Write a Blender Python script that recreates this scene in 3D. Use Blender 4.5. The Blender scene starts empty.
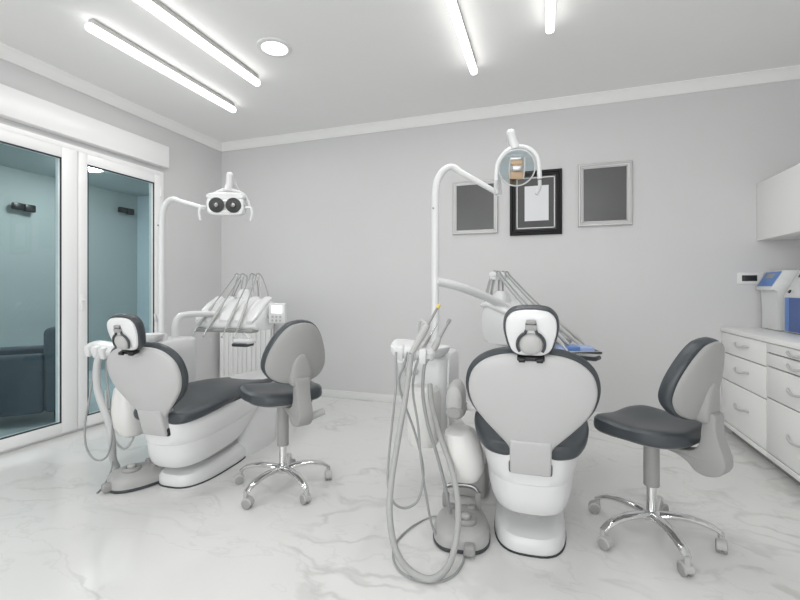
import bpy, bmesh, math, random
from mathutils import Vector as V, Matrix, Euler
random.seed(4)
PI = math.pi
C = bpy.context.scene.collection
sc = bpy.context.scene

# ------------------------------------------------------------------ camera frame (metres; camera stands at x=y=0)
YAW = math.atan2(145, 429); FPX = 429.0; EYE = 1.15
def at(px, py, Z):
    """world point seen at (px,py) at depth Z metres"""
    u = (px-400)/FPX; v = (289-py)/FPX
    s, c = math.sin(YAW), math.cos(YAW)
    return V((Z*(-s+u*c), Z*(c+u*s), EYE+Z*v))

# ------------------------------------------------------------------ materials
MATS = {}
def mat(name, col, rough=.5, metal=0, coat=0, spec=.5, emit=None, es=0, trans=0, bump=0, bscale=200, alpha=1, noise=0):
    if name in MATS: return MATS[name]
    m = bpy.data.materials.new(name); m.use_nodes = True
    nt = m.node_tree; b = nt.nodes['Principled BSDF']
    b.inputs['Base Color'].default_value = (*col, 1)
    b.inputs['Roughness'].default_value = rough
    b.inputs['Metallic'].default_value = metal
    b.inputs['Coat Weight'].default_value = coat
    b.inputs['Coat Roughness'].default_value = .08
    b.inputs['Specular IOR Level'].default_value = spec
    b.inputs['Transmission Weight'].default_value = trans
    if emit:
        b.inputs['Emission Color'].default_value = (*emit, 1); b.inputs['Emission Strength'].default_value = es
    tc = nt.nodes.new('ShaderNodeTexCoord')
    if noise:
        n = nt.nodes.new('ShaderNodeTexNoise'); n.inputs['Scale'].default_value = 6; n.inputs['Detail'].default_value = 4
        nt.links.new(tc.outputs['Object'], n.inputs['Vector'])
        mx = nt.nodes.new('ShaderNodeMix'); mx.data_type = 'RGBA'
        mx.inputs['A'].default_value = (*[c*(1-noise) for c in col], 1); mx.inputs['B'].default_value = (*[min(1, c*(1+noise)) for c in col], 1)
        nt.links.new(n.outputs['Fac'], mx.inputs['Factor']); nt.links.new(mx.outputs['Result'], b.inputs['Base Color'])
    if bump:
        n = nt.nodes.new('ShaderNodeTexNoise'); n.inputs['Scale'].default_value = bscale; n.inputs['Detail'].default_value = 2
        nt.links.new(tc.outputs['Object'], n.inputs['Vector'])
        bp = nt.nodes.new('ShaderNodeBump'); bp.inputs['Strength'].default_value = bump; bp.inputs['Distance'].default_value = .002
        nt.links.new(n.outputs['Fac'], bp.inputs['Height']); nt.links.new(bp.outputs['Normal'], b.inputs['Normal'])
    MATS[name] = m
    return m

M_wall = mat('wall_paint', (.655, .652, .656), .75, bump=.08, bscale=90, noise=.008)
M_ceil = mat('ceiling_paint', (.89, .887, .88), .8, noise=.008)
M_trim = mat('trim_white', (.78, .78, .775), .45, noise=.01)
M_pvc = mat('white_pvc', (.88, .88, .88), .3, noise=.008)
M_rubber = mat('black_rubber', (.03, .035, .04), .6, noise=.05)
M_white = mat('white_plastic', (.74, .745, .75), .28, coat=.15, noise=.006)
M_shell = mat('backrest_plastic', (.50, .50, .50), .35, noise=.006)
M_warm = mat('warm_white_plastic', (.74, .735, .72), .35, noise=.01)
M_leather = mat('grey_leather', (.050, .058, .066), .36, bump=.25, bscale=350, noise=.06)
M_piping = mat('dark_edge', (.05, .056, .062), .45, noise=.05)
M_grey = mat('grey_plastic', (.33, .33, .325), .45, noise=.01)
M_lgrey = mat('light_grey_plastic', (.47, .47, .46), .4, noise=.01)
M_handle = mat('satin_handle', (.62, .62, .61), .35, metal=.4, noise=.02)
M_foot = mat('foot_control_grey', (.43, .43, .425), .42, noise=.02)
M_chrome = mat('chrome', (.74, .74, .74), .12, metal=1, noise=.02)
M_steel = mat('brushed_steel', (.45, .45, .45), .32, metal=1, noise=.04)
M_hose = mat('grey_hose', (.34, .35, .35), .5, noise=.03)
M_hosem = mat('mid_hose', (.40, .405, .40), .5, noise=.02)
M_hosew = mat('pale_hose', (.56, .57, .57), .5, noise=.02)
M_black = mat('black_plastic', (.015, .015, .016), .35, noise=.05)
M_cab = mat("cabinet_lacquer", (.90, .90, .885), .3, noise=.008)
M_gap = mat('cabinet_gap', (.30, .30, .29), .7, noise=.02)
M_blue = mat('blue_panel', (.12, .24, .55), .35, noise=.05)
M_blued = mat('deep_blue_panel', (.045, .11, .34), .35, noise=.05)
M_bluep = mat('pale_blue_pack', (.35, .45, .72), .4, noise=.1)
M_silver = mat('silver_frame', (.56, .56, .555), .38, metal=.45, bump=.5, bscale=60, noise=.08)
M_print = mat('grey_print', (.115, .115, .118), .22, noise=.05)
M_mat2 = mat('passe_partout', (.055, .055, .058), .4, noise=.2)
M_paper = mat('paper', (.75, .76, .78), .6, noise=.01)
M_bframe = mat('black_frame', (.008, .008, .009), .5, spec=.25, noise=.1)
M_amber = mat('amber_filter', (.52, .36, .22), .3, noise=.1)
M_yellow = mat('yellow_tip', (.75, .6, .15), .5, noise=.05)
M_sofa = mat('slate_upholstery', (.085, .11, .135), .6, bump=.3, bscale=120, noise=.08)
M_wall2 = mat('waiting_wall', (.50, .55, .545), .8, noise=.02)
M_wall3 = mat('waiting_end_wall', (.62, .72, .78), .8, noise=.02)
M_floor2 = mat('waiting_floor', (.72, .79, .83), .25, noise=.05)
M_screen = mat('lit_screen', (.6, .62, .62), .2, emit=(.95, 1, 1), es=1.6)
M_lamp = mat('tube_diffuser', (.9, .9, .9), .5, emit=(1, .99, .97), es=4)
M_down = mat('downlight_diffuser', (.9, .9, .9), .5, emit=(1, .98, .95), es=4)

def glass_mat(name, tint, refl=1.45, rough=0.0):
    m = bpy.data.materials.new(name); m.use_nodes = True; nt = m.node_tree
    nt.nodes.remove(nt.nodes['Principled BSDF']); out = nt.nodes['Material Output']
    t = nt.nodes.new('ShaderNodeBsdfTransparent'); t.inputs[0].default_value = (*tint, 1)
    g = nt.nodes.new('ShaderNodeBsdfGlossy'); g.inputs['Roughness'].default_value = rough; g.inputs[0].default_value = (.95, .98, 1, 1)
    f = nt.nodes.new('ShaderNodeFresnel'); f.inputs['IOR'].default_value = refl
    mx = nt.nodes.new('ShaderNodeMixShader'); ge = nt.nodes.new('ShaderNodeNewGeometry'); k = nt.nodes.new('ShaderNodeMath'); k.operation = 'MULTIPLY_ADD'; k.inputs[1].default_value = -1; k.inputs[2].default_value = 1
    nt.links.new(ge.outputs['Backfacing'], k.inputs[0]); k2 = nt.nodes.new('ShaderNodeMath'); k2.operation = 'MULTIPLY'; nt.links.new(f.outputs[0], k2.inputs[0]); nt.links.new(k.outputs[0], k2.inputs[1])
    nt.links.new(k2.outputs[0], mx.inputs[0]); nt.links.new(t.outputs[0], mx.inputs[1]); nt.links.new(g.outputs[0], mx.inputs[2])
    nt.links.new(mx.outputs[0], out.inputs['Surface']); return m
M_glass = glass_mat('tinted_glass', (.86, .925, .925), 1.4)
M_dish = glass_mat('lamp_glass', (.80, .86, .88), 2.4, .12)

def marble():
    m = bpy.data.materials.new('white_marble'); m.use_nodes = True; nt = m.node_tree; N = nt.nodes; L = nt.links
    b = N['Principled BSDF']; tc = N.new('ShaderNodeTexCoord')
    b.inputs['Roughness'].default_value = .16
    warp = N.new('ShaderNodeTexNoise'); warp.inputs['Scale'].default_value = 1.1; warp.inputs['Detail'].default_value = 5
    L.new(tc.outputs['Object'], warp.inputs['Vector'])
    add = N.new('ShaderNodeVectorMath'); add.operation = 'MULTIPLY_ADD'
    add.inputs[1].default_value = (.85, .85, .85)
    L.new(warp.outputs['Color'], add.inputs[0]); L.new(tc.outputs['Object'], add.inputs[2])
    def veins(scale, width, rot):
        mp = N.new('ShaderNodeMapping'); mp.inputs['Rotation'].default_value = (0, 0, rot); mp.inputs['Scale'].default_value = (1, 2.1, 1)
        L.new(add.outputs[0], mp.inputs['Vector'])
        n = N.new('ShaderNodeTexNoise'); n.inputs['Scale'].default_value = scale; n.inputs['Detail'].default_value = 4.5; n.inputs['Roughness'].default_value = .5
        L.new(mp.outputs[0], n.inputs['Vector'])
        s = N.new('ShaderNodeMath'); s.operation = 'SUBTRACT'; s.inputs[1].default_value = .5; L.new(n.outputs['Fac'], s.inputs[0])
        a = N.new('ShaderNodeMath'); a.operation = 'ABSOLUTE'; L.new(s.outputs[0], a.inputs[0])
        r = N.new('ShaderNodeMapRange'); r.inputs['From Min'].default_value = 0; r.inputs['From Max'].default_value = width
        r.inputs['To Min'].default_value = 1; r.inputs['To Max'].default_value = 0; r.interpolation_type = 'SMOOTHSTEP'
        L.new(a.outputs[0], r.inputs['Value']); return r
    v1 = veins(.8, .022, .7); v2 = veins(1.7, .012, 1.2)
    msk = N.new('ShaderNodeTexNoise'); msk.inputs['Scale'].default_value = 1.6; msk.inputs['Detail'].default_value = 3
    L.new(tc.outputs['Object'], msk.inputs['Vector'])
    mr = N.new('ShaderNodeMapRange'); mr.inputs['From Min'].default_value = .42; mr.inputs['From Max'].default_value = .62; L.new(msk.outputs['Fac'], mr.inputs['Value'])
    mul = N.new('ShaderNodeMath'); mul.operation = 'MULTIPLY'; L.new(v1.outputs[0], mul.inputs[0]); L.new(mr.outputs[0], mul.inputs[1])
    m2 = N.new('ShaderNodeMath'); m2.operation = 'MULTIPLY'; m2.inputs[1].default_value = .35; L.new(v2.outputs[0], m2.inputs[0])
    sm = N.new('ShaderNodeMath'); sm.operation = 'ADD'; sm.use_clamp = True; L.new(mul.outputs[0], sm.inputs[0]); L.new(m2.outputs[0], sm.inputs[1])
    cl = N.new('ShaderNodeMix'); cl.data_type = 'RGBA'; cl.inputs['A'].default_value = (.80, .80, .79, 1); cl.inputs['B'].default_value = (.72, .72, .71, 1)
    L.new(warp.outputs['Fac'], cl.inputs['Factor'])
    mx = N.new('ShaderNodeMix'); mx.data_type = 'RGBA'; mx.inputs['B'].default_value = (.50, .50, .485, 1)
    hf = N.new('ShaderNodeMath'); hf.operation = 'MULTIPLY'; hf.inputs[1].default_value = .55; L.new(sm.outputs[0], hf.inputs[0])
    L.new(hf.outputs[0], mx.inputs['Factor']); L.new(cl.outputs['Result'], mx.inputs['A'])
    L.new(mx.outputs['Result'], b.inputs['Base Color'])
    return m
M_marble = marble()

# ------------------------------------------------------------------ object helpers
ORG = {}
def thing(name, label, cat, org=(0, 0, 0), place=(0, 0, 0), rotz=0, group=None):
    o = bpy.data.objects.new(name, None); C.objects.link(o)
    o.location = V(org)+V(place); o.rotation_euler = (0, 0, rotz); o.empty_display_size = .1
    o['label'] = label; o['category'] = cat
    if group: o['group'] = group
    ORG[o.name] = V(org)
    return o
def part(name, bm, m, parent=None, label=None, ang=35, org=None):
    bmesh.ops.remove_doubles(bm, verts=bm.verts, dist=1e-5)
    bmesh.ops.recalc_face_normals(bm, faces=bm.faces)
    og = ORG[parent.name] if parent is not None else V(org or (0, 0, 0))
    for v in bm.verts: v.co -= og
    me = bpy.data.meshes.new(name); bm.to_mesh(me); bm.free()
    me.materials.append(m)
    for p in me.polygons: p.use_smooth = True
    me.set_sharp_from_angle(angle=math.radians(ang))
    o = bpy.data.objects.new(name, me); C.objects.link(o)
    if parent is not None: o.parent = parent
    else: o.location = og
    ORG[o.name] = og
    if label: o['label'] = label
    return o
def struct(name, bm, m, parent=None):
    o = part(name, bm, m, parent)
    if parent is None: o['kind'] = 'structure'
    return o
def tag(o, label, cat, group=None):
    o['label'] = label; o['category'] = cat
    if group: o['group'] = group
    return o
def B(): return bmesh.new()

# ------------------------------------------------------------------ shape helpers
def box(bm, lo, hi, r=0, seg=2, M=None):
    lo, hi = V(lo), V(hi); g = bmesh.ops.create_cube(bm, size=1)
    vs = g['verts']
    for v in vs: v.co = V([(lo[i]+hi[i])/2 + v.co[i]*(hi[i]-lo[i]) for i in range(3)])
    if r:
        es = list({e for v in vs for e in v.link_edges})
        res = bmesh.ops.bevel(bm, geom=es, offset=min(r, .499*min(abs(hi[i]-lo[i]) for i in range(3))), segments=seg, affect='EDGES', profile=.5, clamp_overlap=True)
        vs = list({v for f in res['faces'] for v in f.verts})
    if M is not None:
        bmesh.ops.transform(bm, matrix=M, verts=[v for v in vs if v.is_valid])
    return bm
def loft(bm, rings, cap=True, closed=True):
    rr = [[bm.verts.new(p) for p in r] for r in rings]
    n = len(rr[0])
    for a, b in zip(rr, rr[1:]):
        for i in range(n if closed else n-1):
            j = (i+1) % n
            bm.faces.new((a[i], a[j], b[j], b[i]))
    if cap and closed:
        bm.faces.new(rr[0][::-1]); bm.faces.new(rr[-1])
    return rr
def frame(d):
    d = d.normalized(); up = V((0, 0, 1)) if abs(d.z) < .95 else V((0, 1, 0))
    a = d.cross(up).normalized(); return a, d.cross(a).normalized()
def catmull(pts, k=6, closed=False):
    pts = [V(p) for p in pts]; n = len(pts); out = []
    rng = n if closed else n-1
    for i in range(rng):
        if closed: p0, p1, p2, p3 = pts[(i-1) % n], pts[i], pts[(i+1) % n], pts[(i+2) % n]
        else:
            p1, p2 = pts[i], pts[i+1]
            p0 = pts[i-1] if i else p1*2-p2
            p3 = pts[i+2] if i+2 < n else p2*2-p1
        for j in range(k):
            t = j/k
            out.append(.5*((2*p1)+(p2-p0)*t+(2*p0-5*p1+4*p2-p3)*t*t+(3*p1-p0-3*p2+p3)*t**3))
    if not closed: out.append(pts[-1])
    return out
def tube(bm, pts, r, seg=10, smooth=0, sq=None):
    if smooth: 
        if callable(r): raise ValueError
        pts = catmull(pts, smooth)
    pts = [V(p) for p in pts]
    n = len(pts); rings = []
    t0 = (pts[1]-pts[0]).normalized(); a, b = frame(t0)
    for i, p in enumerate(pts):
        t = (pts[min(i+1, n-1)]-pts[max(i-1, 0)]).normalized()
        a = (a - t*a.dot(t)).normalized(); b = t.cross(a)
        if isinstance(r, (list, tuple)):
            q = i/(n-1)*(len(r)-1); k = min(int(q), len(r)-2); rad = r[k]+(r[k+1]-r[k])*(q-k)
        else: rad = r
        w = sq or 1
        rings.append([p+a*rad*math.cos(2*PI*j/seg)*w+b*rad*math.sin(2*PI*j/seg) for j in range(seg)])
    loft(bm, rings); return bm
def cyl(bm, p0, p1, r0, r1=None, seg=20, bev=0):
    p0, p1 = V(p0), V(p1); r1 = r0 if r1 is None else r1
    d = (p1-p0); a, b = frame(d); L = d.length; dn = d.normalized()
    prof = [(0, r0), (L, r1)]
    if bev: prof = [(0, r0-bev), (bev*.3, r0-bev*.3), (bev, r0), (L-bev, r1), (L-bev*.3, r1-bev*.3), (L, r1-bev)]
    loft(bm, [[p0+dn*h+a*r*math.cos(2*PI*j/seg)+b*r*math.sin(2*PI*j/seg) for j in range(seg)] for h, r in prof]); return bm
def lathe(bm, prof, M=None, seg=32, ring_shape=False):
    """prof list of (r,z)"""
    rings = []
    for r, z in prof:
        r = max(r, 1e-4)
        ring = [V((r*math.cos(2*PI*j/seg), r*math.sin(2*PI*j/seg), z)) for j in range(seg)]
        rings.append([M @ p for p in ring] if M is not None else ring)
    if ring_shape: loft(bm, rings+[[p.copy() for p in rings[0]]], cap=False)
    else: loft(bm, rings)
    return bm
def ball(bm, c, r, sc_=(1, 1, 1), seg=20, M=None):
    c = V(c); prof = [(math.sin(PI*i/12), -math.cos(PI*i/12)) for i in range(13)]
    mm = Matrix.Translation(c) @ (M or Matrix()) @ Matrix.Diagonal((r*sc_[0], r*sc_[1], r*sc_[2], 1))
    lathe(bm, prof, mm, seg); return bm
def outline(pts, k=5):
    """closed smooth 2-D outline, mirrored half given as (w, h) going up from bottom centre to top centre"""
    half = [V((w, h, 0)) for w, h in pts]
    full = half + [V((-p.x, p.y, 0)) for p in half[::-1] if p.x > 1e-6]
    return [(p.x, p.y) for p in catmull(full, k, True)]
def offset(poly, d):
    n = len(poly); out = []
    area = sum(poly[i][0]*poly[(i+1) % n][1]-poly[(i+1) % n][0]*poly[i][1] for i in range(n))
    s = 1 if area > 0 else -1
    for i in range(n):
        ax, ay = poly[(i-1) % n]; bx, by = poly[(i+1) % n]
        tx, ty = bx-ax, by-ay; l = math.hypot(tx, ty) or 1
        out.append((poly[i][0]-s*ty/l*d, poly[i][1]+s*tx/l*d))
    return out
def slab(bm, poly, layers, M, dome0=None, dome1=None, bend=None):
    """stack of outline rings (inset,height); dome0/dome1 add (scale,height) rings toward the centroid at either end"""
    cx = sum(p[0] for p in poly)/len(poly); cy = sum(p[1] for p in poly)/len(poly)
    rings = []
    for ins, h in layers:
        rings.append([(x, y, h) for x, y in offset(poly, ins)])
    def dm(base, dome):
        out = []
        for s, h in dome: out.append([(cx+(x-cx)*s, cy+(y-cy)*s, h) for x, y, _ in base])
        return out
    if dome0: rings = dm(rings[0], dome0)[::-1]+rings
    if dome1: rings = rings+dm(rings[-1], dome1)
    f = bend or (lambda x, y, h: (x, y, h))
    loft(bm, [[M @ V(f(*p)) for p in r] for r in rings]); return bm
def superell(hw, hl, n=3.2, seg=40):
    out = []
    for i in range(seg):
        t = 2*PI*i/seg; c, s = math.cos(t), math.sin(t)
        out.append((hw*math.copysign(abs(c)**(2/n), c), hl*math.copysign(abs(s)**(2/n), s)))
    return out
def basis(o, x, y, z):
    x, y, z = V(x).normalized(), V(y).normalized(), V(z).normalized()
    return Matrix(((x.x, y.x, z.x, o[0]), (x.y, y.y, z.y, o[1]), (x.z, y.z, z.z, o[2]), (0, 0, 0, 1)))

# ------------------------------------------------------------------ room
FILL_W = 185
XL, XR, YB, YF, ZC = -3.59, 1.95, 4.09, -1.7, 2.84
struct('floor', box(B(), (XL-.1, YF-.1, -.1), (XR+.1, YB+.1, 0)), M_marble)
struct('ceiling', box(B(), (XL-.1, YF-.1, ZC), (XR+.1, YB+.1, ZC+.1)), M_ceil)
struct('wall_back', box(B(), (XL-.1, YB, 0), (XR+.1, YB+.1, ZC)), M_wall)
struct('wall_right', box(B(), (XR, YF-.1, 0), (XR+.1, YB, ZC)), M_wall)
WX0, WX1, WZ0, WZ1 = -2.9, 1.3, .45, 2.5  # opening added in the unseen front wall to let fill light in
bm = B(); box(bm, (XL-.1, YF-.1, 0), (WX0, YF, ZC)); box(bm, (WX1, YF-.1, 0), (XR, YF, ZC)); box(bm, (WX0, YF-.1, 0), (WX1, YF, WZ0)); box(bm, (WX0, YF-.1, WZ1), (WX1, YF, ZC))
struct('wall_front', bm, M_wall)
bm = B()
for x0, x1 in ((WX0, -.83), (-.77, WX1)):
    box(bm, (x0, YF-.08, WZ0), (x0+.06, YF-.02, WZ1)); box(bm, (x1-.06, YF-.08, WZ0), (x1, YF-.02, WZ1))
    box(bm, (x0, YF-.08, WZ0), (x1, YF-.02, WZ0+.06)); box(bm, (x0, YF-.08, WZ1-.06), (x1, YF-.02, WZ1))
box(bm, (-.84, YF-.08, WZ0), (-.76, YF-.02, WZ1))
win = struct('added_window_1', bm, M_pvc)  # unseen window, added behind the camera for soft even light
part('pane', box(B(), (WX0, YF-.052, WZ0), (WX1, YF-.046, WZ1)), glass_mat('clear_glass', (.97, .98, .98), 1.3), win)
dl = bpy.data.lights.new('window_fill', 'AREA'); dl.shape = 'RECTANGLE'; dl.size = 4.6; dl.size_y = 3.2; dl.energy = FILL_W; dl.color = (1, .985, .965)  # fill light shining in through the added window
dlo = bpy.data.objects.new('window_fill', dl); C.objects.link(dlo); dlo.location = (-1.2, YF-.9, 1.9); dlo.rotation_euler = (math.radians(82), 0, 0)
DY0, DY1, DZ = 1.60, 3.27, 2.30
bm = B(); box(bm, (XL-.1, YF, 0), (XL, DY0, ZC)); box(bm, (XL-.1, DY1, 0), (XL, YB, ZC)); box(bm, (XL-.1, DY0, DZ), (XL, DY1, ZC))
struct('wall_left', bm, M_wall)
def cove(p0, p1, n):
    """cove moulding: n = horizontal unit vector into the room"""
    n = V(n); prof = [(0, ZC), (.060, ZC), (.060, ZC-.008), (.045, ZC-.02), (.028, ZC-.045), (.018, ZC-.075), (.012, ZC-.085), (0, ZC-.085)]
    b = B(); loft(b, [[V((p.x, p.y, 0))+n*a+V((0, 0, z)) for a, z in prof] for p in (V(p0), V(p1))]); return b
struct('trim_1', cove((XL, YB, 0), (XR, YB, 0), (0, -1, 0)), M_ceil)
struct('trim_2', cove((XL, YF, 0), (XL, YB, 0), (1, 0, 0)), M_ceil)
struct('trim_3', cove((XR, YF, 0), (XR, YB, 0), (-1, 0, 0)), M_ceil)
struct('baseboard_back', box(B(), (XL, YB-.014, 0), (1.36, YB, .08), .004), M_trim)
bm = B(); box(bm, (XL, DY1+.02, 0), (XL+.014, YB-.014, .08), .004); box(bm, (XL, YF, 0), (XL+.014, DY0-.02, .08), .004)
struct('baseboard_left', bm, M_trim)
struct('baseboard_right', box(B(), (XR-.014, YF, 0), (XR, 2.60, .08), .004), M_trim)

# glazed double door: fixed outer frame, two leaves
door = B()
X0, X1 = XL-.06, XL+.02
box(door, (X0, DY0, 0), (X1, DY0+.04, DZ), .004); box(door, (X0, DY1-.04, 0), (X1, DY1, DZ), .004)
box(door, (X0, DY0+.04, DZ-.04), (X1, DY1-.04, DZ), .004); box(door, (X0, DY0+.04, 0), (X1-.02, DY1-.04, .022), .002)
dframe = struct('trim_4', door, M_pvc)
def leaf(idx, y0, y1, st0, st1):
    z0, z1 = .024, DZ-.042; b = B(); xa, xb = XL-.045, XL+.035; rail = .085
    box(b, (xa, y0, z0), (xb, y0+st0, z1), .008); box(b, (xa, y1-st1, z0), (xb, y1, z1), .008)
    box(b, (xa, y0+st0-.004, z1-rail), (xb, y1-st1+.004, z1), .008); box(b, (xa, y0+st0-.004, z0), (xb, y1-st1+.004, z0+rail), .008)
    d = struct('door_%d' % idx, b, M_pvc)
    g = B(); e = .011
    ya, yb, za, zb = y0+st0-.001, y1-st1+.001, z0+rail-.001, z1-rail+.001
    for xx in (xb-.012,):
        box(g, (xx, ya, za), (xx+.006, ya+e, zb)); box(g, (xx, yb-e, za), (xx+.006, yb, zb))
        box(g, (xx, ya, za), (xx+.006, yb, za+e)); box(g, (xx, ya, zb-e), (xx+.006, yb, zb))
    part('glass_seal', g, M_rubber, d, label='black rubber seal')
    part('glass_pane', box(B(), (XL-.012, ya, za), (XL-.006, yb, zb)), M_glass, d)
    hb = B()
    for zz in (.25, 2.05): cyl(hb, (xb+.006, y1-.012 if idx == 2 else y0+.012, zz), (xb+.006, y1-.012 if idx == 2 else y0+.012, zz+.09), .008, seg=12)
    part('hinge', hb, M_pvc, d)
    return d
leaf(1, DY0+.042, 2.437, .09, .120)
d2 = leaf(2, 2.441, DY1-.042, .075, .075)
hb = B(); xh = XL+.035; box(hb, (xh, 2.46, .98), (xh+.008, 2.485, 1.10), .003)
cyl(hb, (xh+.008, 2.472, 1.06), (xh+.04, 2.472, 1.06), .008, seg=12); 
part('door_handle', hb, M_pvc, d2)
# roller-shutter box above the door
tag(part('shutter_box', box(B(), (XL, DY0-.5, 2.345), (XL+.07, 3.29, 2.555), .006), M_pvc, org=(XL, 2.5, 2.345)), 'long white roller shutter box on the wall above the glass doors', 'shutter box')

# ------------------------------------------------------------------ room beyond the glass
AX0, AX1, AY0, AY1, AZ = -6.05, XL-.1, -.3, 5.05, 2.6
struct('floor_waiting_room', box(B(), (AX0-.1, AY0-.1, -.1), (AX1, AY1+.1, 0)), M_floor2)
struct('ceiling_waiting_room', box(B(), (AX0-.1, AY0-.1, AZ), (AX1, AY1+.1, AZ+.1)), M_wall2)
struct('wall_waiting_room_far', box(B(), (AX0-.1, AY0-.1, 0), (AX0, AY1+.1, AZ)), M_wall2)
struct('wall_waiting_room_end', box(B(), (AX0, AY1, 0), (AX1, AY1+.1, AZ)), M_wall3)
struct('wall_waiting_room_near', box(B(), (AX0, AY0-.1, 0), (AX1, AY0, AZ)), M_wall2)
struct('wall_waiting_room_side', box(B(), (AX1, YB+.1, 0), (AX1+.1, AY1+.1, AZ)), M_wall2)
for (yy, zz, lb) in ((3.46, 2.14, 'black square wall spotlight seen through the left glass door, near its top'), (4.80, 2.33, 'black square wall spotlight seen through the right glass door, near its top')):
    t = thing('wall_spotlight', lb, 'spotlight', (AX0, yy, zz), group='spotlights beyond the glass doors')
    part('bracket', box(B(), (AX0, yy-.05, zz-.03), (AX0+.05, yy+.05, zz+.03), .006), M_black, t)
    b = B(); box(b, (AX0+.05, yy-.12, zz-.04), (AX0+.10, yy-.005, zz+.04), .010); box(b, (AX0+.05, yy+.005, zz-.05), (AX0+.10, yy+.12, zz+.04), .010)
    part('lamp_housing', b, M_black, t)
# armchair
t = thing('armchair', 'dark slate upholstered armchair standing beyond the glass doors', 'armchair', (0, 0, 0), (-4.45, 2.56, 0), rotz=math.radians(-45))
part('seat_cushion', box(B(), (-.27, -.40, .26), (.27, .28, .44), .05, 4), M_sofa, t)
part('backrest', box(B(), (-.40, .24, .10), (.40, .42, .82), .05, 4), M_sofa, t)
for s in (-1, 1): part('armrest', box(B(), (s*.27 if s > 0 else -.40, -.42, .10), (.40 if s > 0 else -.27, .25, .60), .04, 4), M_sofa, t)
part('seat_frame', box(B(), (-.28, -.38, .10), (.28, .25, .27), .02), M_sofa, t)
for sx in (-1, 1):
    for sy in (-1, 1): part('leg', cyl(B(), (sx*.33, sy*.33, 0), (sx*.33, sy*.33, .11), .018, .024, 12), M_black, t)
# unseen ceiling lamps, added to brighten this room
b = B(); cyl(b, (-5.1, 3.6, AZ-.03), (-5.1, 3.6, AZ), .16)
o = part('fill_lamp', b, mat('waiting_fill_glow', (.9, .9, .9), .5, emit=(.98, .99, 1), es=66), org=(-5.1, 3.6, AZ)); tag(o, 'round lamp added to light the room beyond the glass doors', 'ceiling lamp')
b = B(); cyl(b, (-5.0, 1.2, AZ-.03), (-5.0, 1.2, AZ), .16)
o = part('fill_lamp', b, MATS['waiting_fill_glow'], org=(-5.0, 1.2, AZ)); tag(o, 'second round lamp added to light the room beyond the glass doors, further left', 'ceiling lamp')

# ------------------------------------------------------------------ ceiling lamps
STRIP_W = 5.6
def strip(x, y0, y1, label):
    t = thing('strip_light', label, 'ceiling lamp', (x, (y0+y1)/2, ZC), group='strip lights on the ceiling')
    zb = 2.752
    b = B(); poly = superell(.026, .025, 2.6, 24)
    loft(b, [[V((x+a*s, y, zb+.03+c*s)) for a, c in poly] for y, s in ((y0, .75), (y0+.012, 1), (y1-.012, 1), (y1, .75))])
    part('diffuser', b, M_lamp, t)
    part('housing', box(B(), (x-.022, y0+.02, zb+.052), (x+.022, y1-.02, ZC-.006), .004), M_lgrey, t)
    la = bpy.data.lights.new('strip_glow', 'AREA'); la.shape = 'RECTANGLE'; la.size = .05; la.size_y = y1-y0-.04; la.energy = STRIP_W; la.color = (1, .99, .97)
    lo = bpy.data.objects.new('strip_glow', la); C.objects.link(lo); lo.parent = t; lo.location = (0, 0, zb+.003-ZC)
    for yy in (y0+.2, (y0+y1)/2, y1-.2): part('mounting_clip', box(B(), (x-.018, yy-.02, ZC-.01), (x+.018, yy+.02, ZC), .003), M_steel, t)
strip(-2.69, 1.90, 3.23, 'white strip light furthest left on the ceiling, along the glass doors')
strip(-2.16, 1.50, 2.87, 'second white strip light from the left on the ceiling')
strip(-.505, 1.90, 3.24, 'third strip light from the left, above the right dental chair')
strip(.03, 1.50, 2.87, 'rightmost white strip light on the ceiling')
strip(-2.35, -1.0, .3, 'added fill strip light on the ceiling behind the camera, left side')  # this strip and the next two are unseen, added as fill
strip(-.5, -1.0, .3, 'added fill strip light on the ceiling behind the camera, middle')
strip(.75, -.9, .5, 'added fill strip light on the ceiling behind the camera, near the cabinets')
t = thing('downlight', 'round white recessed downlight in the ceiling between the strip lights', 'ceiling lamp', (-1.79, 2.56, ZC))
Mz = Matrix.Translation((-1.79, 2.56, ZC))
part('rim', lathe(B(), [(.088, 0), (.12, 0), (.12, -.008), (.105, -.014), (.09, -.012), (.088, -.004)], Mz, 40, True), M_trim, t)
part('diffuser', lathe(B(), [(0, -.002), (.09, -.002), (.09, -.008), (0, -.010)], Mz, 40), M_down, t)

# ------------------------------------------------------------------ radiator
t = thing('radiator', 'white column radiator on the back wall behind the left instrument console', 'radiator', (-3.2, YB, .12))
for i in range(11):
    x = -3.50+i*.062
    b = B()
    for yy in (4.0, 4.05): box(b, (x-.0285, yy-.012, .14), (x+.0285, yy+.012, .83), .009, 3)
    box(b, (x-.0295, 3.985, .80), (x+.0295, 4.065, .85), .012, 3); box(b, (x-.0295, 3.985, .12), (x+.0295, 4.065, .17), .012, 3)
    part('column', b, M_pvc, t)
b = B(); cyl(b, (-3.53, 4.025, .82), (-2.85, 4.025, .82), .018); cyl(b, (-3.53, 4.025, .15), (-2.85, 4.025, .15), .018); part('manifold', b, M_pvc, t)
b = B(); 
for x in (-3.35, -3.0): box(b, (x-.01, 4.05, .7), (x+.01, YB-.001, .74))
part('wall_bracket', b, M_steel, t)
b = B(); cyl(b, (-2.84, 4.025, .82), (-2.79, 4.025, .82), .02, bev=.004); part('valve', b, M_trim, t)

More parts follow.
